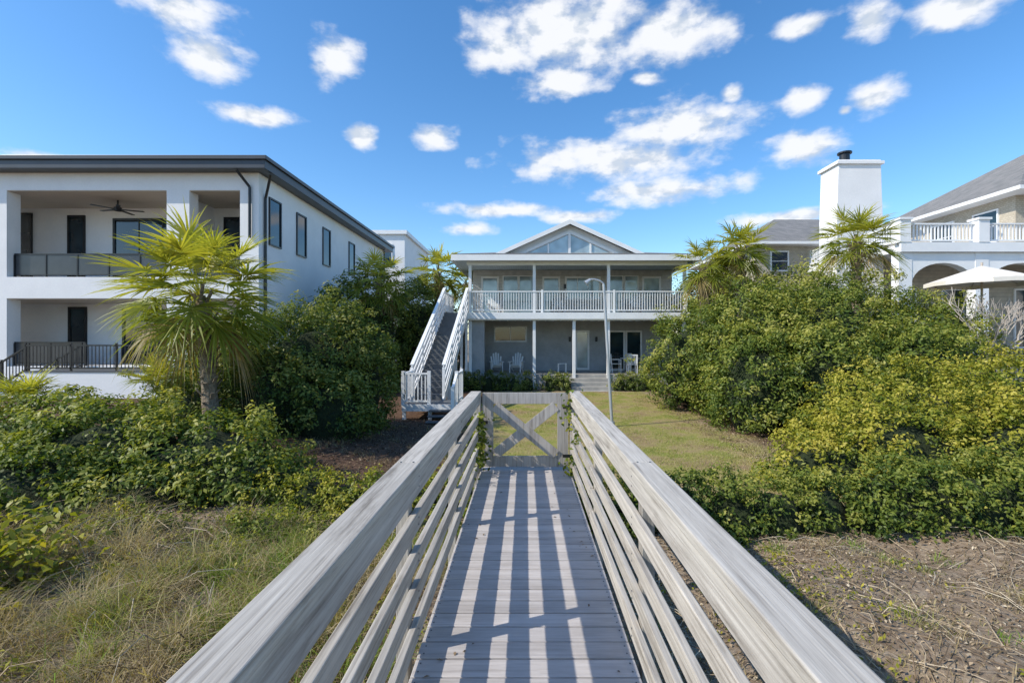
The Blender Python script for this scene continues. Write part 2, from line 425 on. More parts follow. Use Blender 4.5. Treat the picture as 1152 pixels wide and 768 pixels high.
n1 = noise(9, 8, .75); n2 = noise(1.2, 5); n3 = noise(60, 3)
soil = ramp(nt, [(.3, (.14, .10, .07)), (.48, (.28, .21, .145)), (.62, (.40, .32, .23)), (.8, (.52, .44, .33))], n1.outputs[0])
mul = ramp(nt, [(.3, (.05, .032, .022)), (.55, (.13, .08, .055)), (.75, (.22, .145, .10))], n1.outputs[0])
lawn = ramp(nt, [(.34, (.30, .21, .12)), (.46, (.36, .29, .13)), (.56, (.30, .29, .08)), (.7, (.19, .23, .045))], n2.outputs[0])
lf = N(nt, 'ShaderNodeMixRGB', blend_type='MULTIPLY'); lf.inputs[0].default_value = .7
l3 = ramp(nt, [(.3, (.6, .6, .6)), (.7, (1.2, 1.2, 1.2))], n3.outputs[0])
nt.links.new(lawn.outputs[0], lf.inputs[1]); nt.links.new(l3.outputs[0], lf.inputs[2])
am = N(nt, 'ShaderNodeAttribute', attribute_name='mulch')
mxm = N(nt, 'ShaderNodeMixRGB'); nt.links.new(am.outputs['Fac'], mxm.inputs[0]); nt.links.new(soil.outputs[0], mxm.inputs[1]); nt.links.new(mul.outputs[0], mxm.inputs[2])
at = N(nt, 'ShaderNodeAttribute', attribute_name='tint')
mx = N(nt, 'ShaderNodeMixRGB'); nt.links.new(at.outputs['Fac'], mx.inputs[0]); nt.links.new(mxm.outputs[0], mx.inputs[1]); nt.links.new(lf.outputs[0], mx.inputs[2])
nt.links.new(mx.outputs[0], p.inputs['Base Color']); p.inputs['Roughness'].default_value = .95; p.inputs['Specular IOR Level'].default_value = .1
bp = N(nt, 'ShaderNodeBump'); bp.inputs['Strength'].default_value = .8; bp.inputs['Distance'].default_value = .05
nt.links.new(n1.outputs[0], bp.inputs['Height']); nt.links.new(bp.outputs[0], p.inputs['Normal'])
go = np_mesh('ground', V, F, [m], lm, smooth=True)
a_ = go.data.attributes.new('mulch', 'FLOAT', 'POINT'); a_.data.foreach_set('value', np.clip(mm, 0, 1).astype(np.float32))

# ---- blades
def blades(name, x, y, h, w, lean, tint, r, mat=None, curl=.5):
    k = len(x); z = H(x, y)
    a = r.uniform(0, 2 * math.pi, k); d = np.stack([np.cos(a), np.sin(a), np.zeros(k)], 1)
    b = r.uniform(0, 2 * math.pi, k); s = np.stack([np.cos(b), np.sin(b), np.zeros(k)], 1) * (w / 2)[:, None]
    base = np.stack([x, y, z - .01], 1)
    up = np.array([0, 0, 1.])
    mid = base + up * (h * .6)[:, None] + d * (lean * h * .35)[:, None]
    tip = base + up * (h * (1 - curl * .35 * lean))[:, None] + d * (lean * h)[:, None]
    V = np.stack([base - s, base + s, mid + s * .8, mid - s * .8, tip + s * .15, tip - s * .15], 1).reshape(-1, 3)
    i = np.arange(k)[:, None] * 6
    F = np.concatenate([i + np.array([[0, 1, 2, 3]]), i + np.array([[3, 2, 4, 5]])], 0)
    return np_mesh(name, V, F, [mat or M_grass], np.repeat(np.clip(tint, 0, 1), 6))
r = np.random.default_rng(11)
k = 120000
u = r.random(k); y = 7 + 14.5 * u ** 1.5; x = r.uniform(-2, 6, k)
pt = .5 + .30 * np.sin(x * 1.9 + 2 * np.sin(y * 1.1)) * np.cos(y * 1.3 + x * .8) + .22 * np.sin(x * 4.3 + y * 2.1) * np.sin(y * 3.7 - x) + .12 * np.sin(x * 9 + 2 * np.cos(y * 7))
kp = r.random(k) < lawnmask(x, y) * np.clip(.25 + 1.1 * pt, 0, 1); x = x[kp]; y = y[kp]; pt = pt[kp]; k = len(x)
blades('lawn_grass', x, y, r.uniform(.02, .045, k) * (.6 + .8 * np.clip(pt, 0, 1)), r.uniform(.006, .013, k), r.uniform(.2, .9, k), .34 + .44 * pt + r.normal(size=k) * .15, r)
def tufts(name, n, per, xr, yr, hh, rad, tint, seed, wid=(.004, .009), mask=None, tsd=.12):
    r = np.random.default_rng(seed)
    cx = r.uniform(*xr, n); cy = r.uniform(*yr, n)
    if mask is not None:
        kp = mask(cx, cy, r); cx = cx[kp]; cy = cy[kp]; n = len(cx)
    ch = r.uniform(.5, 1.2, n); ct = r.normal(size=n) * tsd + tint
    x = np.repeat(cx, per) + r.normal(size=n * per) * rad; y = np.repeat(cy, per) + r.normal(size=n * per) * rad
    k = n * per
    kp = (np.abs(x) > .78)
    x = x[kp]; y = y[kp]; ch = np.repeat(ch, per)[kp]; ct = np.repeat(ct, per)[kp]; k = len(x)
    return blades(name, x, y, r.uniform(*hh, k) * ch, r.uniform(*wid, k), r.uniform(.3, 1.8, k), ct + r.normal(size=k) * .07, r)
clump = lambda x, y, r: (np.sin(x * 2.1 + 1.2 * np.sin(y * 1.7)) * np.cos(y * 2.3 + x) > -.25)
tufts('dry_grass', 560, 120, (-9, -.85), (.5, 6.4), (.08, .26), .11, .34, 21, mask=clump, tsd=.09)
tufts('dry_grass', 100, 120, (-8, -1.2), (1.5, 6.2), (.22, .46), .10, .42, 27, tsd=.06)
tufts('dry_grass', 300, 60, (.85, 9), (.5, 5.9), (.03, .12), .15, .36, 22)
tufts('green_grass', 70, 100, (-3.8, -.85), (3.4, 6.3), (.14, .36), .09, .84, 23)
tufts('green_grass', 30, 70, (-8, -3), (1.5, 5.5), (.10, .22), .08, .80, 28)
tufts('green_grass', 34, 50, (.9, 5), (2.5, 5.8), (.05, .16), .07, .84, 29)
tufts('mulch_grass', 70, 40, (-5, -1.2), (8, 14), (.05, .16), .12, .3, 24)
tufts('mulch_grass', 60, 40, (4.4, 6.0), (8.5, 14), (.04, .14), .12, .45, 26)

def weeds(name, pts, mat, seed, leaf=.05, nl=34, hgt=.25, bias=.3):
    r = np.random.default_rng(seed); C = []; T = []; Nn = []
    for (x, y, s) in pts:
        m = int(nl * s)
        o = r.normal(size=(m, 3)) * np.array([.13, .13, .0]) * s; hh = r.uniform(.02, hgt * s, m)
        p = np.stack([x + o[:, 0], y + o[:, 1], H(x, y) + hh * (1 - .8 * np.hypot(o[:, 0], o[:, 1]) / (.4 * s))], 1)
        p = p[np.abs(p[:, 0]) > .8]; m = len(p)
        C.append(p); Nn.append(norm(r.normal(size=(m, 3)) * .6 + np.array([0, 0, .9]))); T.append(np.clip(.55 + bias * .5 + r.normal(size=m) * .15, 0, 1))
    C = np.concatenate(C); V, F = leaf_quads(C, np.concatenate(Nn), leaf, leaf * .5, r)
    return np_mesh(name, V, F, [mat], np.repeat(np.concatenate(T), 4))
rr = random.Random(5)
weeds('ground_weeds', [(rr.uniform(-7, -.95), rr.uniform(2, 6.2), rr.uniform(.6, 1.6)) for _ in range(80)], M_leafB, 31)
weeds('ground_weeds', [(rr.uniform(.95, 8), rr.uniform(1.5, 5.9), rr.uniform(.3, .9)) for _ in range(70)], M_leafB, 32, nl=26, hgt=.14)
weeds('ground_weeds', [(rr.uniform(2.2, 3.6), rr.uniform(4.0, 5.4), rr.uniform(.5, 1.1)) for _ in range(16)], M_leafB, 35, nl=30, hgt=.2)
weeds('leafy_plant', [(-5.35 + rr.uniform(-.45, .45), 4.7 + rr.uniform(-.4, .4), rr.uniform(1.5, 2.4)) for _ in range(16)], M_leafB, 33, leaf=.12, nl=44, hgt=.42, bias=.2)

def litter(name, n, xr, yr, L, W, seed, mat, lift=.02, tint=.5):
    r = np.random.default_rng(seed)
    x = r.uniform(*xr, n); y = r.uniform(*yr, n); kp = np.abs(x) > .75; x = x[kp]; y = y[kp]; n = len(x)
    c = np.stack([x, y, H(x, y) + r.uniform(.004, lift, n)], 1)
    nn = norm(np.array([0, 0, 1.]) + r.normal(size=(n, 3)) * .35)
    V, F = leaf_quads(c, nn, L, W, r)
    return np_mesh(name, V, F, [mat], np.repeat(np.clip(r.normal(size=n) * .25 + tint, 0, 1), 4))
litter('leaf_litter', 38000, (-9, 9), (.5, 7), .045, .022, 41, M_litter, tint=.58)
litter('leaf_litter', 9000, (-7, -1), (7, 15), .06, .03, 42, M_litter, tint=.12)
litter('leaf_litter', 6000, (4.8, 8), (7, 20), .06, .03, 43, M_litter, tint=.3)
r = np.random.default_rng(91); n_ = 46
c = np.stack([r.choice([-1, 1], n_) * r.uniform(.25, .55, n_), r.uniform(1.2, 6.2, n_), np.full(n_, .757)], 1)
V, F = leaf_quads(c, norm(np.array([0, 0, 1.]) + r.normal(size=(n_, 3)) * .2), .035, .016, r)
np_mesh('fallen_leaves', V, F, [M_litter], np.repeat(r.uniform(0, .4, n_), 4))
def twigs(name, n, xr, yr, Lr, seed, mat, hmax=.1, rad=.004):
    r = random.Random(seed); b = B()
    for _ in range(n):
        x = r.uniform(*xr); y = r.uniform(*yr)
        if abs(x) < 1.0: continue
        a = r.uniform(0, 6.28); L = r.uniform(*Lr); b.cur = r.random()
        p = Vector((x, y, float(H(x, y)) + r.uniform(0, .02))); dz = r.uniform(.0, hmax)
        for s in range(3):
            q = p + Vector((math.cos(a) * L / 3, math.sin(a) * L / 3, 0)); q.z = float(H(q.x, q.y)) + .01 + dz * math.sin((s + 1) * 1.0)
            if abs(q.x) < .85: break
            b.cyl(p, q, rad * (1 - .25 * s) * r.uniform(.7, 1.5), k=4); p = q; a += r.uniform(-.5, .5)
    return b.obj(name, [mat])
twigs('fallen_twigs', 1100, (.95, 8.5), (.8, 6), (.15, .8), 51, M_litter)
twigs('fallen_twigs', 700, (-8, -.95), (.8, 6.2), (.2, .9), 52, M_litter, .35)

# ------------------------------------------------------------ shrubs
shrub('coastal_shrub', [(-8.8, 8.6, .3, 1.7, 1.4, 1.15), (-6.9, 8.0, .35, 1.5, 1.3, 1.1), (-5.2, 7.9, .3, 1.3, 1.2, .95), (-7.3, 6.9, .1, 1.5, 1.0, .85), (-5.6, 6.9, 0, 1.2, .8, .75), (-4.3, 7.3, .1, .9, .8, .7), (-10.6, 7.8, .3, 1.6, 1.4, 1.1), (-9.1, 7.0, 0, 1.2, .9, .8), (-6.3, 6.3, 0, .9, .6, .55)],
      M_leafA, .085, .5, .2, 42, 19, 1, .05)
shrub('dune_scrub', [(-7.0, 5.6, 0, .8, .5, .36), (-4.7, 5.9, 0, .9, .45, .38), (-3.3, 5.9, 0, .7, .4, .36), (-2.2, 6.0, 0, .6, .4, .32), (-1.35, 6.1, 0, .4, .35, .3)], M_leafB, .05, .5, .12, 34, 32, 14, -.04, shoots=.2)
shrub('low_hedge', hedge_lumps(-3.7, -.95, 7.0, -.02, .5, .45, .58), M_leafB, .06, .5, .13, 34, 38, 2, -.05, rough_=.06)
shrub('wax_myrtle_shrub', [(-5.7, 12.6, 1.3, 1.8, 1.6, 2.05), (-4.7, 13.0, 1.2, 1.1, 1.1, 2.0), (-7.2, 12.8, 1.1, 1.4, 1.4, 1.8), (-5.8, 11.2, .7, 1.4, 1.1, 1.45), (-4.6, 11.2, .5, 1.05, 1.0, 1.25), (-8.7, 13.4, 1.2, 1.4, 1.3, 1.4), (-7.3, 11.2, .6, 1.2, 1.0, 1.2)],
      M_leafC, .10, .45, .24, 40, 15, 3, .14)
shrub('juniper_tree', [(6.0, 17.2, 1.5, 1.5, 1.6, 2.1), (7.2, 15.3, 1.7, 1.8, 1.7, 2.4), (9.8, 15.2, 1.8, 2.3, 1.9, 2.55), (12, 14.8, 1.5, 1.9, 1.8, 2.2), (8.2, 13.0, 1.0, 1.6, 1.4, 1.8), (6.5, 13.4, .9, 1.25, 1.3, 1.8), (10.4, 12.8, 1.0, 1.8, 1.5, 1.9), (7.3, 14.2, 1.9, 1.2, 1.1, 1.6)],
      M_leafA, .11, .42, .26, 42, 14, 4, .09)
shrub('yaupon_shrub', [(7.7, 9.7, .4, 1.9, 1.4, 1.5), (9.8, 9.4, .5, 1.7, 1.4, 1.65), (6.6, 8.4, .2, 1.5, 1.0, 1.15), (8.5, 8.0, .2, 1.6, 1.0, 1.2), (5.2, 8.3, .1, 1.05, .7, .75), (10.2, 7.9, .2, 1.3, 1.0, 1.3)],
      M_leafB, .075, .5, .18, 42, 22, 5, .10)
shrub('clipped_hedge', hedge_lumps(.95, 4.6, 6.45, 0, .5, .45, .68) + hedge_lumps(4.9, 9.5, 6.5, 0, .6, .6, .85), M_leafA, .06, .5, .13, 34, 40, 6, .06, rough_=.055)
for (a, b_, s) in ((-3.05, -2.3, 1), (-1.7, .1, 2), (1.15, 1.8, 3), (4.3, 5.9, 4)):
    shrub('boxwood_hedge', hedge_lumps(a, b_, 21.9, .35, .38, .4, .6, step=.5), M_leafC, .09, .55, .15, 22, 26, 60 + s, .16, rough_=.04)
shrub('background_trees', [(-7.4, 22, 2.5, 2.0, 2, 2.9), (-5.6, 24.5, 2.3, 1.5, 1.6, 2.9), (-8.5, 20.5, 1.8, 1.0, 1.6, 2.3), (9.6, 23, 3, 2.2, 2, 2.6), (12, 20.5, 3, 2.2, 1.6, 2.4), (-6.5, 30, 2.5, 2.4, 2, 3.0), (10.5, 27, 3.5, 2.6, 2, 2.4)],
      M_leafC, .17, .5, .4, 34, 5.5, 7, .18)

# ------------------------------------------------------------ palms
palm('palmetto_palm', (-6.45, 9.9, .3), (-6.75, 9.9, 3.4), .14, 46, 1.0, .98, 1, 38, .12, .018, -52)
palm('palmetto_palm', (11.1, 16.2, 1), (11.1, 16.2, 5.75), .17, 40, .8, .8, 2, 28, .1, .02, -40)
palm('palmetto_palm', (8.9, 20, .5), (8.9, 20, 6.2), .17, 36, .75, .85, 3, 26, .12, .024)
palm('palmetto_palm', (7.5, 21, .5), (7.5, 20.2, 5.5), .17, 32, .75, .8, 4, 26, .12, .024)
palm('palmetto_palm', (-6.6, 21.5, .5), (-6.6, 21.5, 5.0), .17, 36, .9, .9, 5, 26, .12, .024)
palm('palmetto_palm', (-4.8, 26, .5), (-4.8, 26, 6.1), .17, 32, .9, .9, 6, 24, .12, .028)
palm('palmetto_palm', (-3.9, 29, .5), (-3.6, 29, 5.8), .17, 28, .9, .9, 8, 24, .12, .028)
palm('saw_palmetto', (-9.5, 9.1, 1.1), (-9.5, 9.1, 1.3), .1, 20, .35, .5, 7, 24, .0, .018, 15)
palm('saw_palmetto', (-7.9, 10.3, 1.2), (-7.9, 10.3, 1.5), .1, 20, .35, .45, 9, 24, .0, .018, 10)

# ------------------------------------------------------------ boardwalk
bw = empty('boardwalk')
b = B(); y = -2.5
while y < 7.0:
    b.cur = random.random(); dz = random.uniform(-.0015, .0015)
    b.box(-.60, .60, y, y + .137, .722 + dz, .75 + dz); y += .147
b.obj('deck_boards', [M_deck], bw, .005)
b = B(); y = -2.5
while y < 7.0:
    for s in (-1, 1):
        for o_ in (.035, .10): b.cyl((s * .567, y + o_, .7505), (s * .567, y + o_, .7525), .005, k=6)
    y += .147
b.obj('deck_screws', [M_tread], bw)
b = B()
for s in (-1, 1):
    b.cur = random.random(); b.box(s * .54, s * .595, -2.5, 7.0, .5, .715)
    for yy in (-.95, .85, 2.65, 4.45): b.cur = random.random(); b.box(s * .645, s * .715, yy, yy + .09, -.3, 1.77)
b.obj('posts_and_joists', [M_post], bw, .004)
b = B()
hts = [(.80, .905), (1.015, 1.115), (1.225, 1.325), (1.43, 1.53), (1.635, 1.772)]
for s in (-1, 1):
    for (z0, z1) in hts:
        for (ya, yb) in ((-2.5, .89), (.897, 4.49), (4.497, 6.36)):
            b.cur = random.random(); dx = random.uniform(-.003, .003)
            b.box(s * (.603 + dx), s * (.641 + dx), ya, yb, z0 + random.uniform(-.008, .008), z1 + (0 if z1 > 1.7 else random.uniform(-.008, .008)))
    for (ya, yb) in ((-2.5, 2.69), (2.696, 6.42)):
        b.cur = random.random(); b.box(s * .590, s * .725, ya, yb, 1.775, 1.813)
b.obj('handrails', [M_rail], bw, .005)
b = B()
for s in (-1, 1):
    for yy in (-.9, .9, 2.7, 4.5, 6.3):
        for (z0, z1) in hts:
            for q in (.3, .7):
                z = z0 + (z1 - z0) * q; b.cyl((s * .5985, yy + .01, z), (s * .6015, yy + .01, z), .005, k=6)
        for q in (.63, .70): b.cyl((s * q, yy, 1.8125), (s * q, yy, 1.8145), .006, k=6)
b.obj('rail_screws', [M_tread], bw)
b = B()
for i in range(3):
    b.cur = random.random(); b.box(-.55, .55, 7.0 + i * .28, 7.27 + i * .28, .53 - i * .19, .56 - i * .19)
for s in (-1, 1): b.beam((s * .57, 6.95, .62), (s * .57, 7.9, .02), .04, .2)
b.obj('steps', [M_deck], bw, .003)

g = empty('wooden_gate')
b = B(); gy = 6.44
for s in (-1, 1):
    b.cur = random.random(); b.box(s * .60, s * .70, gy - .03, gy + .07, -.3, 1.77)
b.obj('gate_posts', [M_post], g, .005)
b = B()
b.cur = .6
b.box(-.575, -.43, gy - .012, gy + .025, .80, 1.79)
b.cur = .4; b.box(.43, .575, gy - .012, gy + .025, .80, 1.79)
b.cur = .8; b.box(-.428, .428, gy - .010, gy + .025, 1.64, 1.79)
b.cur = .5; b.box(-.428, .428, gy - .010, gy + .025, .80, .94)
b.cur = .9
def diag(xa, za, xb, zb, y0, y1, w):
    d = Vector((xb - xa, 0, zb - za)).normalized(); n = Vector((-d.z, 0, d.x)) * w / 2
    b.prism([(xa + n.x, y0, za + n.z), (xb + n.x, y0, zb + n.z), (xb - n.x, y0, zb - n.z), (xa - n.x, y0, za - n.z)], (0, y1 - y0, 0))
diag(-.41, .965, .41, 1.615, gy - .022, gy - .014, .135)
b.cur = .7; diag(-.41, 1.615, .41, .965, gy - .034, gy - .024, .135)
b.obj('gate_frame', [M_gate], g, .003)
b = B()
for z in (.95, 1.6): b.box(.50, .64, gy - .04, gy - .031, z - .02, z + .02)
b.box(-.62, -.50, gy - .045, gy - .032, 1.38, 1.42)
b.obj('hinges_and_latch', [M_black], g)
r = np.random.default_rng(77); Cs = []
for (cx, cy, z0, z1, k, sp) in ((-.58, 6.2, .85, 1.55, 230, .045), (-.66, 6.35, .7, 1.5, 170, .07), (.60, 6.35, 1.3, 1.85, 90, .05), (.60, 6.2, .75, 1.0, 60, .05), (.72, 6.0, .2, .9, 160, .1), (-.72, 5.9, .1, 1.1, 220, .09), (.62, 5.6, 1.2, 1.45, 30, .04)):
    Cs.append(np.stack([cx + r.normal(size=k) * sp, cy + r.normal(size=k) * sp * 2.2, r.uniform(z0, z1, k)], 1))
C = np.concatenate(Cs); V, F = leaf_quads(C, norm(r.normal(size=C.shape) + np.array([0, -.8, .6])), .065, .042, r)
np_mesh('climbing_vine', V, F, [M_leafB], np.repeat(np.clip(r.normal(size=len(C)) * .2 + .35, 0, 1), 4))

# ------------------------------------------------------------ building helpers
def win_y(b, x0, x1, z0, z1, y, nx=1, nz=1, fm=0, gm=1, fw=.07, mw=.03):
    b.box(x0, x1, y - .015, y - .002, z0, z1, gm)
    b.box(x0 - fw, x0, y - .06, y, z0 - fw, z1 + fw, fm); b.box(x1, x1 + fw, y - .06, y, z0 - fw, z1 + fw, fm)
    b.box(x0, x1, y - .058, y, z1, z1 + fw, fm); b.box(x0, x1, y - .058, y, z0 - fw, z0, fm)
    for i in range(1, nx):
        x = x0 + (x1 - x0) * i / nx; b.box(x - mw / 2, x + mw / 2, y - .04, y - .016, z0, z1, fm)
    for i in range(1, nz):
        z = z0 + (z1 - z0) * i / nz; b.box(x0, x1, y - .036, y - .017, z - mw / 2, z + mw / 2, fm)
def win_x(b, y0, y1, z0, z1, x, s, ny=1, nz=1, fm=0, gm=1, fw=.06, mw=.03):
    b.box(x + s * .002, x + s * .015, y0, y1, z0, z1, gm)
    b.box(x, x + s * .06, y0 - fw, y0, z0 - fw, z1 + fw, fm); b.box(x, x + s * .06, y1, y1 + fw, z0 - fw, z1 + fw, fm)
    b.box(x, x + s * .058, y0, y1, z1, z1 + fw, fm); b.box(x, x + s * .058, y0, y1, z0 - fw, z0, fm)
    for i in range(1, nz):
        z = z0 + (z1 - z0) * i / nz; b.box(x + s * .016, x + s * .04, y0, y1, z - mw / 2, z + mw / 2, fm)
def railing(b, p0, p1, h, gap=.11, bw_=.03, top=.08, m=0, post=1.8, pw=.10, bot=.1):
    p0 = Vector(p0); p1 = Vector(p1); L = (p1 - p0).length; up = Vector((0, 0, 1))
    b.beam(p0 + up * h, p1 + up * h, top, .05, m); b.beam(p0 + up * bot, p1 + up * bot, .05, .05, m)
    n = int(L / gap)
    for i in range(1, n):
        q = p0.lerp(p1, i / n); b.beam(q + up * (bot + .025), q + up * (h - .025), bw_, bw_, m)
    k = max(1, round(L / post))
    for i in range(k + 1):
        q = p0.lerp(p1, i / k); b.beam(q - up * .05, q + up * (h + .08), pw, pw, m)

# ------------------------------------------------------------ beach house
hs = empty('beach_house')
b = B()
b.box(-2.8, 7.8, 25.5, 35, .0, 3.5, 0)
b.box(-2.79, 7.79, 25.51, 35, 3.5, 6.18, 1)
b.box(-2.7, -2.5, 22.85, 25.498, .2, 3.49, 0); b.box(-2.498, -1.95, 22.85, 23.05, .2, 3.49, 0)
b.obj('walls', [M_block, M_siding], hs)
b = B()
b.box(-2.5, 7.7, 22.7, 25.49, 0, .85, 0)
for i in range(4): b.box(2.1, 4.0, 21.5 + i * .3, 21.8 + i * .3 - .002, 0, .2 + .165 * i, 0)
b.obj('patio_and_steps', [M_conc], hs, .01)
b = B()
b.box(-2.7, 7.65, 22.5, 25.49, 3.62, 3.75, 1)
b.box(-2.75, 7.7, 22.42, 22.5, 3.46, 3.77, 0)
b.box(-2.7, 7.65, 22.52, 22.62, 3.4, 3.61, 0)
for i in range(26): b.box(-2.55 + i * .4, -2.51 + i * .4, 22.63, 25.48, 3.48, 3.615, 0)
for x in (-2.6, .42, 3.92, 7.5): b.box(x - .07, x + .07, 22.55, 22.69, 3.75, 6.2, 0)
for x in (-2.6, .42, 2.3, 3.92, 7.5): b.box(x - .07, x + .07, 22.64, 22.78, .2, 3.4, 0)
b.obj('porch_deck_and_posts', [M_white, M_tread], hs, .006)
b = B(); railing(b, (-2.6, 22.47 + .1, 3.78), (7.55, 22.57, 3.78), .98, .12, .03, post=3.4)
railing(b, (7.56, 22.7, 3.78), (7.56, 25.4, 3.78), .98, .12)
railing(b, (-3.85, 22.6, 3.78), (-3.85, 25.4, 3.78), .98, .12)
b.box(-3.9, -2.76, 22.5, 25.49, 3.58, 3.75)
for yy in (22.6, 25.3): b.box(-3.9, -3.78, yy, yy + .12, 0, 3.58)
b.obj('porch_railing', [M_white], hs)
b = B()
b.box(-3.35, 8.0, 22.05, 35.5, 6.2, 6.24, 1)
b.box(-3.4, 8.05, 21.98, 22.05, 6.13, 6.40, 0); b.box(-3.42, -3.35, 22.06, 35.5, 6.13, 6.40, 0); b.box(8.0, 8.07, 22.06, 35.5, 6.13, 6.4, 0)
b.box(-2.75, 7.6, 22.52, 22.72, 6.0, 6.19, 0)
b.box(-3.34, 7.99, 22.06, 35.49, 6.26, 6.41, 2)
def hip(b, x0, x1, y0, y1, z, rx0, rx1, ry, rz, m):
    A = (x0, y0, z); Bq = (x1, y0, z); C = (x1, y1, z); D = (x0, y1, z); R0 = (rx0, ry, rz); R1 = (rx1, ry, rz)
    b.poly([A, Bq, R1, R0], m); b.poly([Bq, C, R1], m); b.poly([C, D, R0, R1], m); b.poly([D, A, R0], m); b.poly([D, C, Bq, A], m)
hip(b, -3.4, 8.05, 21.98, 35.5, 6.425, .5, 4.2, 29, 7.85, 2)
b.obj('porch_roof', [M_white, M_ceil, M_roof], hs)
b = B()
ax0, az0 = 2.17, 8.32; bz = 6.62; hw = 3.75
fy = 23.3
for s in (-1, 1):
    b.prism([(ax0, fy, az0), (ax0 + s * hw, fy, bz), (ax0 + s * hw, fy, bz - .1), (ax0, fy, az0 - .1)], (0, 10, 0), 1)
    b.prism([(ax0, fy - .04, az0 + .01), (ax0 + s * (hw + .02), fy - .04, bz), (ax0 + s * (hw + .02), fy - .04, bz - .2), (ax0, fy - .04, az0 - .21)], (0, .038, 0), 0)
    b.prism([(ax0, fy + .30, az0 - .42), (ax0 + s * 2.75, fy + .30, bz + .0), (ax0 + s * 2.45, fy + .30, bz + .0), (ax0, fy + .30, az0 - .60)], (0, .06, 0), 0)
    b.prism([(ax0 + s * .07, fy + .36, 6.78), (ax0 + s * 2.0, fy + .36, 6.78), (ax0 + s * .07, fy + .36, 7.66)], (0, .03, 0), 3)
    b.prism([(ax0 + s * 1.0, fy + .30, 6.75), (ax0 + s * 1.08, fy + .30, 6.75), (ax0 + s * 1.08, fy + .30, 7.2), (ax0 + s * 1.0, fy + .30, 7.25)], (0, .06, 0), 0)
b.box(ax0 - .06, ax0 + .06, fy + .28, fy + .38, 6.74, 7.75, 0)
b.box(ax0 - 2.6, ax0 + 2.6, fy + .29, fy + .37, 6.60, 6.76, 0)
b.prism([(ax0 - hw + .3, fy + .4, 6.5), (ax0 + hw - .3, fy + .4, 6.5), (ax0 + hw - .3, fy + .4, 6.62), (ax0, fy + .4, az0 - .14), (ax0 - hw + .3, fy + .4, 6.62)], (0, .1, 0), 2)
b.obj('gable', [M_white, M_roof, M_white, M_glass_blue], hs)
b = B()
Yw = 25.51
for (x0, x1, z0, z1, nx_, nz_) in ((-2.25, -1.5, 3.95, 5.75, 1, 2), (-1.15, -.42, 3.85, 5.85, 1, 1), (-.30, .42, 3.85, 5.85, 1, 1), (1.0, 1.75, 3.95, 5.75, 1, 2), (2.2, 3.9, 4.7, 5.75, 3, 1), (4.5, 5.15, 3.85, 5.85, 1, 1), (5.3, 5.95, 3.85, 5.85, 1, 1), (6.3, 7.1, 3.95, 5.75, 1, 2)):
    win_y(b, x0, x1, z0, z1, Yw, nx_, nz_, 0, 2, .055 if x0 in (-1.15, -.30, 4.5, 5.3) else .10)
Yw = 25.5
win_y(b, -1.6, 0, 2.45, 3.15, Yw, 2, 1, 0, 1)
win_y(b, 2.75, 3.3, 1.0, 2.9, Yw, 1, 1, 0, 2, .1)
win_y(b, 4.5, 5.2, .95, 2.9, Yw, 1, 1, 0, 1, .09); win_y(b, 5.4, 6.1, .95, 2.9, Yw, 1, 1, 0, 1, .09)
b.obj('doors_and_windows', [M_white, M_glass, M_glass_blue], hs)
b = B()
b.box(2.05, 2.17, 25.42, 25.5, 5.2, 5.45); b.box(3.7, 3.82, 25.4, 25.5, 2.4, 2.65); b.box(2.3, 2.42, 25.4, 25.5, 2.4, 2.65)
b.obj('wall_lanterns', [M_black], hs, .01)

st = empty('exterior_staircase')
b = B(); n = 18
for i in range(n):
    z = .5 + (3.75 - .5) * (i + 1) / n; yy = 16.0 + 6.5 * i / n
    b.box(-3.74, -2.76, yy, yy + .38, z - .045, z, 1); b.box(-3.74, -2.76, yy + .0, yy + .02, z - .18, z - .046, 1)
for x in (-3.78, -2.72):
    b.beam((x, 15.9, .42), (x, 22.5, 3.72), .05, .30, 0)
    for i in range(5):
        t = i / 4; yy = 16.0 + 6.45 * t; z = .5 + 3.25 * t
        b.beam((x, yy, z - .1), (x, yy, z + 1.08), .09, .09, 0)
    for hh, w_ in ((1.05, .16), (.78, .13), (.5, .13), (.24, .10)): b.beam((x + (.0), 16.0, .5 + hh), (x, 22.45, 3.75 + hh), .035, w_, 0)
    b.beam((x, 16.0, .5 + 1.16), (x, 22.45, 3.75 + 1.16), .12, .04, 0)
    for i in range(4):
        yy = 17 + i * 1.7; z = .5 + 3.25 * (yy - 16) / 6.5
        b.box(x - .05, x + .05, yy, yy + .1, 0, z - .1, 0)
b.box(-3.8, -2.1, 14.8, 15.98, .42, .5, 1)
b.box(-3.8, -2.1, 14.76, 14.8, .3, .51, 0)
for x in (-3.75, -2.95, -2.15): b.box(x - .05, x + .05, 14.82, 14.92, -.1, .42, 0)
railing(b, (-3.78, 14.85, .5), (-2.98, 14.85, .5), .95, .11, .035); railing(b, (-3.78, 14.9, .5), (-3.78, 15.95, .5), .95, .11, .035)
railing(b, (-2.12, 14.85, .5), (-2.12, 15.95, .5), .95, .11, .035)
for i in range(3): b.box(-2.92, -2.18, 14.5 - i * .25 + .0, 14.75 - i * .25, .36 - .13 * i - .04, .36 - .13 * i, 1)
railing(b, (-2.12, 14.8, .5), (-2.12, 14.0, .1), .95, .11, .035, post=.8)
b.obj('stairs_and_rails', [M_white, M_tread], st)

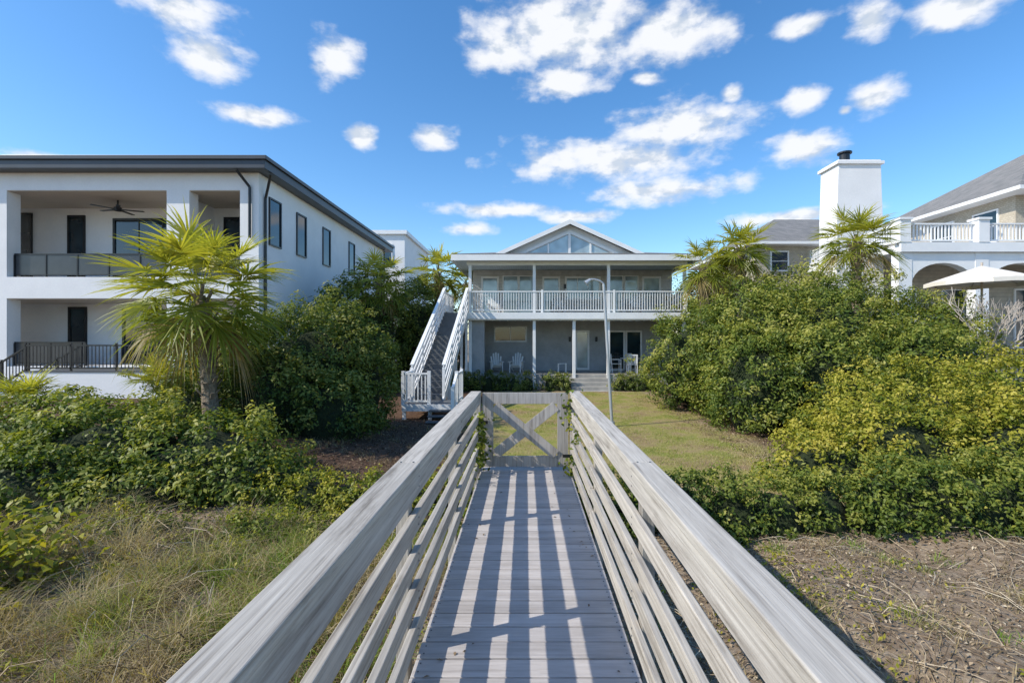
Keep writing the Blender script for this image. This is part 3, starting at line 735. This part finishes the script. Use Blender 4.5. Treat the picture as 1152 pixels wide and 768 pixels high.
# ------------------------------------------------------------ chairs
def adirondack(loc, rz):
    e = empty('adirondack_chair', loc, rz); b = B()
    for s in (-1, 1):
        b.beam((s * .27, -.30, 0), (s * .27, -.30, .52), .09, .03, up=(1, 0, 0))
        b.beam((s * .25, -.32, .34), (s * .25, .50, .02), .03, .11)
        b.box(s * .20, s * .36, -.38, .34, .53, .555)
        b.beam((s * .27, .30, .2), (s * .27, .30, .53), .05, .03)
    for i in range(6):
        yy = -.30 + i * .095; z = .40 - (yy + .3) * .34
        b.beam((-.25, yy, z), (.25, yy, z), .08, .02)
    for i in range(5):
        x0 = (i - 2) * .085; x1 = (i - 2) * .125; hh = 1.0 - .05 * (i - 2) ** 2
        b.beam((x0, .16, .22), (x1, .16 + .33 * (hh - .2), hh), .082, .018, up=(0, 1, 0))
    b.beam((-.28, .31, .58), (.28, .31, .58), .07, .025); b.beam((-.22, .24, .32), (.22, .24, .32), .05, .025)
    b.obj('frame', [M_white], e, .004)
adirondack((-1.45, 24.2, .853), .15); adirondack((-.45, 24.2, .853), -.2)
adirondack((1.7, 24.6, 3.755), .1); adirondack((5.6, 24.3, 3.755), -.1); adirondack((-1.6, 24.3, 3.755), .1)
def dining_chair(loc, rz):
    e = empty('patio_chair', loc, rz); b = B()
    for s in (-1, 1):
        b.box(s * .19, s * .225, -.22, -.185, 0, .66); b.beam((s * .207, .22, 0), (s * .207, .30, .92), .035, .035)
        b.beam((s * .207, -.22, .66), (s * .207, .27, .66), .05, .025)
    b.box(-.22, .22, -.23, .23, .43, .455)
    for i in range(5): b.beam(((i - 2) * .08, .24, .48), ((i - 2) * .08, .29, .88), .04, .015)
    b.beam((-.2, .29, .90), (.2, .29, .90), .03, .06)
    b.obj('frame', [M_white], e, .003)
e = empty('patio_table', (5.3, 24.2, .853)); b = B()
b.cyl((0, 0, .70), (0, 0, .73), .5, k=28); b.cyl((0, 0, .03), (0, 0, .70), .05, k=12); b.cyl((0, 0, 0), (0, 0, .03), .28, .22, k=20)
b.obj('top_and_pedestal', [M_white], e)
dining_chair((4.55, 24.1, .853), 1.6); dining_chair((6.05, 24.2, .853), -1.6); dining_chair((5.2, 23.4, .853), 3.1); dining_chair((5.4, 24.95, .853), .1)
e = empty('side_table', (1.85, 24.2, .853)); b = B()
b.box(-.22, .22, -.22, .22, .43, .46)
for i in (-1, 1):
    for j in (-1, 1): b.box(i * .17, i * .21, j * .17, j * .21, 0, .429)
b.obj('top_and_legs', [M_white], e, .004)

# lamp post on the lawn
e = empty('lamp_post'); b = B()
pb = Vector((2.5, 13.8, float(H(2.5, 13.8)) - .1)); ptp = Vector((2.25, 13.8, 4.1))
b.cyl(pb, ptp, .045, .04, 12); prev = ptp
for i in range(1, 9):
    t = i / 8 * math.pi * .55
    q = ptp + Vector((-.17 * (1 - math.cos(t)) - .022 * i, 0, .13 * math.sin(t))); b.cyl(prev, q, .028, .028, 10); prev = q
b.cyl(prev, prev + Vector((-.14, 0, -.11)), .04, .08, 14); b.cyl(pb, pb + Vector((0, 0, .25)), .08, .07, 12)
b.obj('pole_and_head', [M_galv], e, smooth=False)

# ------------------------------------------------------------ modern house (left)
mh = empty('modern_house')
b = B(); X0, X1 = -26, -10; YB = 20.4
b.box(X0, X1, YB, 34, 0, 8.75)
b.box(X0, X1, 18, YB - .002, 8.1, 8.75); b.box(X0, X1, 18, YB - .002, 4.05, 4.85); b.box(X0, X1, 18, YB - .002, 0, 1.5)
for z0, z1 in ((4.85, 8.1), (1.5, 4.05)):
    for (a, c) in ((-10.7, -10), (-13.45, -12.6), (-20.2, -19.45)): b.box(a, c, 18, 18.5, z0, z1)
    b.box(X0, -20.2, 18.1, 18.4, z0, z1); b.box(-10.3, -10.001, 18.5, YB - .002, z0, z1)
b.box(-13.44, -13.2, 18.5, YB - .002, 4.85, 8.1)
b.obj('walls', [M_stucco], mh)
b = B()
b.box(-26, -9.5, 17.5, 34.5, 8.752, 9.06, 0); b.box(-26, -9.42, 17.42, 34.58, 9.06, 9.2, 0)
b.box(X0, -10.31, 18.02, YB - .01, 8.07, 8.098, 1); b.box(X0, -10.31, 18.02, YB - .01, 4.02, 4.048, 1)
b.obj('roof', [M_fascia, M_tan], mh, .01)
b = B(); yb = YB - .005
win_y(b, -21.9, -21.0, 4.95, 7.8, yb, 1, 1)
win_y(b, -19.35, -18.75, 5.0, 7.7, yb, 1, 1)
win_y(b, -17.4, -14.4, 4.95, 7.55, yb, 3, 1, fw=.09); win_y(b, -12.7, -11.0, 4.95, 7.6, yb, 2, 1, fw=.09)
win_y(b, -19.3, -18.7, 1.65, 3.8, yb, 1, 1, fw=.09); win_y(b, -17, -14.2, 1.6, 3.7, yb, 3, 1, fw=.09)
win_y(b, -12.4, -11.2, 1.6, 3.6, yb, 1, 1)
for yy in (18.75, 21.0, 23.7, 27.2): win_x(b, yy, yy + .8, 6.25, 8.0, -10.0, 1, nz=1)
for yy in (24.0, 28): win_x(b, yy, yy + .8, 1.8, 3.4, -10.0, 1)
b.obj('windows', [M_black, M_glass], mh)
b = B()
def prail(x0, x1, z, y=18.25):
    b.box(x0, x1, y - .03, y + .03, z + .86, z + .91); b.box(x0, x1, y - .02, y + .02, z + .08, z + .12)
    n = max(1, round((x1 - x0) / 1.2))
    for i in range(n + 1): x = x0 + (x1 - x0) * i / n; b.box(x - .025, x + .025, y - .028, y + .028, z, z + .86)
    b.box(x0 + .03, x1 - .03, y - .006, y + .006, z + .12, z + .86, 1)
prail(-19.4, -13.45, 4.86); prail(-12.6, -10.7, 4.86); prail(-19.4, -16.7, 1.51)
b.cyl((-9.93, 18.35, .6), (-9.93, 18.35, 7.9), .05, k=10); b.cyl((-9.93, 18.35, 7.9), (-9.6, 18.1, 8.7), .05, k=10)
b.cyl((-10.3, 17.93, 6.3), (-10.3, 17.93, 8.2), .05, k=10); b.cyl((-10.3, 17.93, 8.2), (-10.6, 17.6, 8.72), .05, k=10)
b.cyl((-9.93, 33.8, .6), (-9.93, 33.8, 8.7), .05, k=10)
M_panel = surf('smoked_panel', (.05, .055, .062), (.035, .04, .045), .25, (2, 2, 2), .02)
b.obj('railings_and_downspouts', [M_black, M_panel], mh)
e = empty('ceiling_fan', (-16.3, 19.2, 7.7)); b = B()
b.cyl((0, 0, .05), (0, 0, .37), .03); b.cyl((0, 0, -.06), (0, 0, .08), .13, k=16)
for i in range(5):
    a = i * 1.257 + .4; b.beam((.1 * math.cos(a), .1 * math.sin(a), 0), (.85 * math.cos(a), .85 * math.sin(a), 0), .14, .02)
b.obj('motor_and_blades', [M_black], e)
b = B()
b.box(-16.5, -12.0, 15.8, 17.998, .2, 1.42, 0); b.box(-16.5, -12.0, 15.78, 17.99, 1.422, 1.46, 1)
for i in range(5):
    z = 1.3 - i * .19; x = -16.5 - i * .34
    b.box(x - .34, x - .002, 16.0, 17.8, .1, z - .04, 0); b.box(x - .36, x - .004, 15.98, 17.82, z - .038, z, 1)
b.obj('entry_steps', [M_stucco, M_tread], mh)
b = B()
railing(b, (-16.5, 15.85, 1.46), (-12.0, 15.85, 1.46), .85, .12, .02, .05, post=1.5, pw=.05)
railing(b, (-18.3, 15.95, .35), (-16.5, 15.95, 1.46), .85, .12, .02, .05, post=1.0, pw=.05)
railing(b, (-18.3, 17.85, .35), (-16.5, 17.85, 1.46), .85, .12, .02, .05, post=1.0, pw=.05)
b.obj('entry_railing', [M_black], mh)
e = empty('white_house'); b = B()
b.box(-16, -9.3, 37, 46, 0, 10.6, 0); b.box(-16.2, -9.1, 36.8, 46.2, 10.602, 10.9, 1)
win_y(b, -11.3, -10.3, 8.3, 9.8, 36.99, 1, 1, 1, 2)
b.obj('walls_and_roof', [M_stucco, M_white, M_glass], e)

# ------------------------------------------------------------ coastal house (right)
ch = empty('coastal_house')
b = B()
b.box(19, 28, 18.6, 25, 5.5, 8.1, 0)
b.box(11.6, 18.99, 24.2, 32, 1, 7.2, 0)
b.box(14.5, 27, 20.5, 24.19, 1, 5.84, 1)
b.obj('walls', [M_shake, M_siding_tan], ch)
b = B()
hip(b, 18.35, 28.6, 17.8, 25.7, 8.25, 22.8, 26, 21.7, 11.0, 0)
hip(b, 11.0, 19.6, 23.6, 32.6, 7.35, 14.5, 17.5, 28, 9.5, 0)
b.obj('roof', [M_roof], ch)
b = B()
b.box(18.33, 28.62, 17.78, 25.72, 8.10, 8.24, 0); b.box(10.98, 19.62, 23.58, 32.62, 7.205, 7.34, 0)
b.box(14.2, 26, 18.1, 20.49, 5.85, 6.12, 0); b.box(14.1, 26, 18.0, 18.1, 5.8, 6.16, 0)
b.box(14.2, 18.98, 20.49, 24.19, 5.85, 6.1, 0)
for x in (14.25, 17.2, 20.3): b.box(x - .2, x + .2, 17.98, 18.38, 6.16, 7.0, 0); b.box(x - .25, x + .25, 17.93, 18.43, 7.0, 7.08, 0)
for (a, c) in ((14.45, 17.0), (17.4, 20.1), (20.5, 26)): railing(b, (a, 18.2, 6.16), (c, 18.2, 6.16), .72, .13, .045, .12, post=9, pw=.06)
railing(b, (14.25, 18.4, 6.16), (14.25, 24, 6.16), .72, .13, .045, .12, post=9, pw=.06)
def arch_y(b, x0, x1, z0, zs, zt, ztop, y0, y1, m):
    n = 14; cx = (x0 + x1) / 2; rx = (x1 - x0) / 2
    for i in range(n):
        t0 = math.pi * (1 - i / n); t1 = math.pi * (1 - (i + 1) / n)
        xa = cx + rx * math.cos(t0); xb = cx + rx * math.cos(t1); za = zs + (zt - zs) * math.sin(t0); zb = zs + (zt - zs) * math.sin(t1)
        b.prism([(xa, y0, za), (xb, y0, zb), (xb, y0, ztop), (xa, y0, ztop)], (0, y1 - y0, 0), m)
xs = [(14.1, 14.6), (17.0, 17.5), (20.1, 20.6), (23.3, 23.9)]
for (a, c) in xs: b.box(a, c, 18.12, 18.5, .8, 5.79, 0)
for i in range(3): arch_y(b, xs[i][1], xs[i + 1][0], 1, 4.6, 5.4, 5.79, 18.14, 18.48, 0)
b.obj('trim_terrace_and_arches', [M_white], ch)
b = B()
for (a, c) in ((21.3, 22.4), (19.3, 20.3)): win_x(b, a, c, 6.5, 7.7, 19, -1, nz=2)
for (a, c) in ((19.6, 20.6), (22, 23)): win_y(b, a, c, 6.4, 7.8, 18.6, 1, 2)
for (a, c) in ((15.2, 16.6), (17.8, 19.6), (20.9, 22.8)): win_y(b, a, c, 2.2, 4.6, 20.5, 2, 1)
for (a, c) in ((12.4, 13.2), (15.9, 16.9), (17.3, 18.3)): win_y(b, a, c, 6.0, 6.9, 24.2, 1, 2)
b.obj('windows', [M_white, M_glass], ch)
b = B()
b.prism([(12.95, 20, 4), (14.95, 20, 4), (14.9, 20, 7.6), (14.82, 20, 9.8), (13.05, 20, 9.8), (12.98, 20, 7.6)], (0, 1.2, 0), 0)
b.box(12.95, 14.92, 19.92, 21.28, 9.802, 9.93, 0); b.box(13.05, 14.82, 20.0, 21.2, 9.932, 10.0, 0)
b.cyl((13.7, 20.6, 10.0), (13.7, 20.6, 10.45), .2, k=16, m=1); b.cyl((13.7, 20.6, 10.45), (13.7, 20.6, 10.52), .28, k=16, m=1)
b.cyl((22.5, 21, 10), (22.5, 21, 11.2), .06, k=8, m=1)
b.obj('chimney', [M_stucco, M_black], ch, .01)
b = B(); b.box(11.6, 26, 12.6, 18.1, 0, 1.8, 0); b.obj('raised_terrace', [M_conc], ch)

e = empty('patio_umbrella'); b = B(); cx, cy, cz = 13.6, 14.3, 4.7; R = 1.35; n = 8
for i in range(n):
    a0 = 2 * math.pi * i / n + .2; a1 = 2 * math.pi * (i + 1) / n + .2
    P0 = (cx + R * math.cos(a0), cy + R * math.sin(a0), cz - .48); P1 = (cx + R * math.cos(a1), cy + R * math.sin(a1), cz - .48)
    am = (a0 + a1) / 2; Pm = (cx + R * .92 * math.cos(am), cy + R * .92 * math.sin(am), cz - .46)
    b.poly([(cx, cy, cz), P0, Pm], 0); b.poly([(cx, cy, cz), Pm, P1], 0)
    b.poly([P0, Pm, (Pm[0], Pm[1], Pm[2] - .12), (P0[0], P0[1], P0[2] - .12)], 0); b.poly([Pm, P1, (P1[0], P1[1], P1[2] - .12), (Pm[0], Pm[1], Pm[2] - .12)], 0)
    b.cyl((cx, cy, cz - .04), (P0[0], P0[1], P0[2] - .02), .012, k=5, m=1)
b.cyl((cx, cy, 1.8), (cx, cy, cz + .1), .03, k=10, m=1); b.cyl((cx, cy, 1.8), (cx, cy, 1.9), .3, k=16, m=1)
b.obj('canopy_and_pole', [M_canvas, M_bark], e)

e = empty('iron_fence'); b = B()
railing(b, (11.2, 12.3, 1.1), (20, 12.3, 1.1), 1.15, .12, .018, .04, post=2, pw=.05); b.obj('pickets', [M_black], e)

e = empty('crape_myrtle_tree'); b = B(); rt = random.Random(4)
def branch(p, d, L, r_, dep):
    q = p + d * L; b.cyl(p, q, r_, r_ * .7, 6)
    if dep == 0: return
    for i in range(3 if dep > 1 else 4):
        nd = (d + Vector((rt.uniform(-.7, .7), rt.uniform(-.7, .7), rt.uniform(-.15, .4)))).normalized()
        branch(q, nd, L * rt.uniform(.6, .85), r_ * .62, dep - 1)
for i in range(3): branch(Vector((12.9 + i * .06, 13.4, 1.0)), Vector((rt.uniform(-.3, .3), rt.uniform(-.2, .2), 1)).normalized(), 1.0, .04, 4)
b.obj('trunk_and_limbs', [M_bark], e)

# ------------------------------------------------------------ world
SUN_AZ = math.atan2(-.93, -.36); SUN_EL = math.radians(40)
w = bpy.data.worlds.new('World'); scene.world = w; w.use_nodes = True
try:
    w.cycles.sampling_method = 'MANUAL'; w.cycles.sample_map_resolution = 256
except Exception as ex: print(ex)
nt = w.node_tree; bg = nt.nodes['Background']
sky = N(nt, 'ShaderNodeTexSky', sky_type='NISHITA'); sky.sun_disc = False
sky.sun_elevation = SUN_EL; sky.sun_rotation = SUN_AZ % (2 * math.pi); sky.air_density = 1.0; sky.dust_density = .4; sky.ozone_density = 2.5
hsv = N(nt, 'ShaderNodeHueSaturation'); hsv.inputs['Saturation'].default_value = 1.26; hsv.inputs['Value'].default_value = 1.5
nt.links.new(sky.outputs[0], hsv.inputs['Color'])
tc = N(nt, 'ShaderNodeTexCoord'); sp = N(nt, 'ShaderNodeSeparateXYZ'); nt.links.new(tc.outputs['Generated'], sp.inputs[0])
az = N(nt, 'ShaderNodeMath', operation='ARCTAN2'); nt.links.new(sp.outputs[0], az.inputs[0]); nt.links.new(sp.outputs[1], az.inputs[1])
el = N(nt, 'ShaderNodeMath', operation='ARCSINE'); nt.links.new(sp.outputs[2], el.inputs[0])
cb = N(nt, 'ShaderNodeCombineXYZ'); nt.links.new(az.outputs[0], cb.inputs[0]); nt.links.new(el.outputs[0], cb.inputs[1])
def wn(scale, off=(0, 0, 0), det=6, rough=.55):
    mp = N(nt, 'ShaderNodeMapping'); mp.inputs['Scale'].default_value = (1, 1.8, 1); mp.inputs['Location'].default_value = off
    nt.links.new(cb.outputs[0], mp.inputs[0])
    n = N(nt, 'ShaderNodeTexNoise'); n.inputs['Scale'].default_value = scale; n.inputs['Detail'].default_value = det; n.inputs['Roughness'].default_value = rough
    nt.links.new(mp.outputs[0], n.inputs[0]); return n.outputs[0]
clouds = [(-.72, .69, .11, .045), (-.655, .59, .08, .045), (-.39, .585, .05, .045), (-.57, .467, .10, .02), (-.34, .428, .042, .022), (-.19, .42, .05, .022), (-1.0, .374, .10, .018),
          (.09, .64, .20, .075), (.31, .635, .13, .06), (-.05, .60, .07, .04), (.078, .535, .095, .03), (.17, .375, .23, .042), (.32, .44, .16, .045), (.29, .31, .17, .028), (-.05, .268, .13, .015), (.11, .257, .085, .014),
          (.58, .40, .085, .038), (.58, .50, .04, .027), (.73, .507, .06, .032), (.43, .51, .026, .016), (.58, .65, .07, .018), (.72, .667, .055, .035), (.90, .685, .12, .035), (.25, .545, .033, .012), (.57, .257, .15, .018), (-.12, .23, .06, .014), (.665, .476, .02, .01)]
cur = None
for (tx, tz, rx, rz) in clouds:
    a = math.atan(tx); e_ = math.atan(tz / math.sqrt(1 + tx * tx)); k = 1 / (1 + tx * tx)
    ra = rx * k * 1.05; re = rz * math.sqrt(k) * 1.1
    mp = N(nt, 'ShaderNodeMapping'); mp.inputs['Scale'].default_value = (1 / ra, 1 / re, 0); mp.inputs['Location'].default_value = (-a / ra, -e_ / re, 0)
    nt.links.new(cb.outputs[0], mp.inputs[0])
    ln = N(nt, 'ShaderNodeVectorMath', operation='LENGTH'); nt.links.new(mp.outputs[0], ln.inputs[0])
    if cur is None: cur = ln.outputs['Value']
    else:
        mn = N(nt, 'ShaderNodeMath', operation='MINIMUM'); nt.links.new(cur, mn.inputs[0]); nt.links.new(ln.outputs['Value'], mn.inputs[1]); cur = mn.outputs[0]
def math2(op, a, b_):
    n = N(nt, 'ShaderNodeMath', operation=op)
    for i, v in enumerate((a, b_)):
        if isinstance(v, (int, float)): n.inputs[i].default_value = v
        else: nt.links.new(v, n.inputs[i])
    return n.outputs[0]
nA = wn(13); nB = wn(13, (.012, -.055, 0), 4)
dd = math2('MINIMUM', cur, 2.2)
base = math2('MULTIPLY', math2('SUBTRACT', 1.0, dd), .85)
val = math2('ADD', base, math2('MULTIPLY', math2('SUBTRACT', nA, .5), 1.9))
mr = N(nt, 'ShaderNodeMapRange', interpolation_type='SMOOTHSTEP'); mr.inputs[1].default_value = -.12; mr.inputs[2].default_value = .62
nt.links.new(val, mr.inputs[0])
shade = math2('ADD', .62, math2('MULTIPLY', math2('SUBTRACT', nA, nB), 3.6))
cr = ramp(nt, [(.2, (4.4, 4.9, 5.6)), (.7, (6.6, 6.7, 6.9))], shade)
mix = N(nt, 'ShaderNodeMixRGB'); nt.links.new(math2('MULTIPLY', mr.outputs[0], .95), mix.inputs[0]); nt.links.new(hsv.outputs[0], mix.inputs[1]); nt.links.new(cr.outputs[0], mix.inputs[2])
nt.links.new(mix.outputs[0], bg.inputs[0]); bg.inputs[1].default_value = .15

sd = bpy.data.lights.new('sun', 'SUN'); sd.energy = 5.0; sd.angle = math.radians(.5); sd.color = (1, .93, .81)
so = bpy.data.objects.new('sun', sd); COL.objects.link(so)
sv = Vector((math.sin(SUN_AZ) * math.cos(SUN_EL), math.cos(SUN_AZ) * math.cos(SUN_EL), math.sin(SUN_EL)))
so.rotation_euler = (-sv).to_track_quat('-Z', 'Y').to_euler(); so.location = sv * 50

# ------------------------------------------------------------ camera
cd = bpy.data.cameras.new('camera'); co = bpy.data.objects.new('camera', cd); COL.objects.link(co)
co.location = (0, 0, 2.5); co.rotation_euler = (math.radians(90), 0, 0)
cd.sensor_width = 36; cd.lens = 540 / 1152 * 36; cd.shift_x = -15 / 1152; cd.shift_y = -2 / 1152
cd.clip_start = .05; cd.clip_end = 4000
scene.camera = co
print('faces', sum(len(o.data.polygons) for o in scene.objects if o.type == 'MESH'))
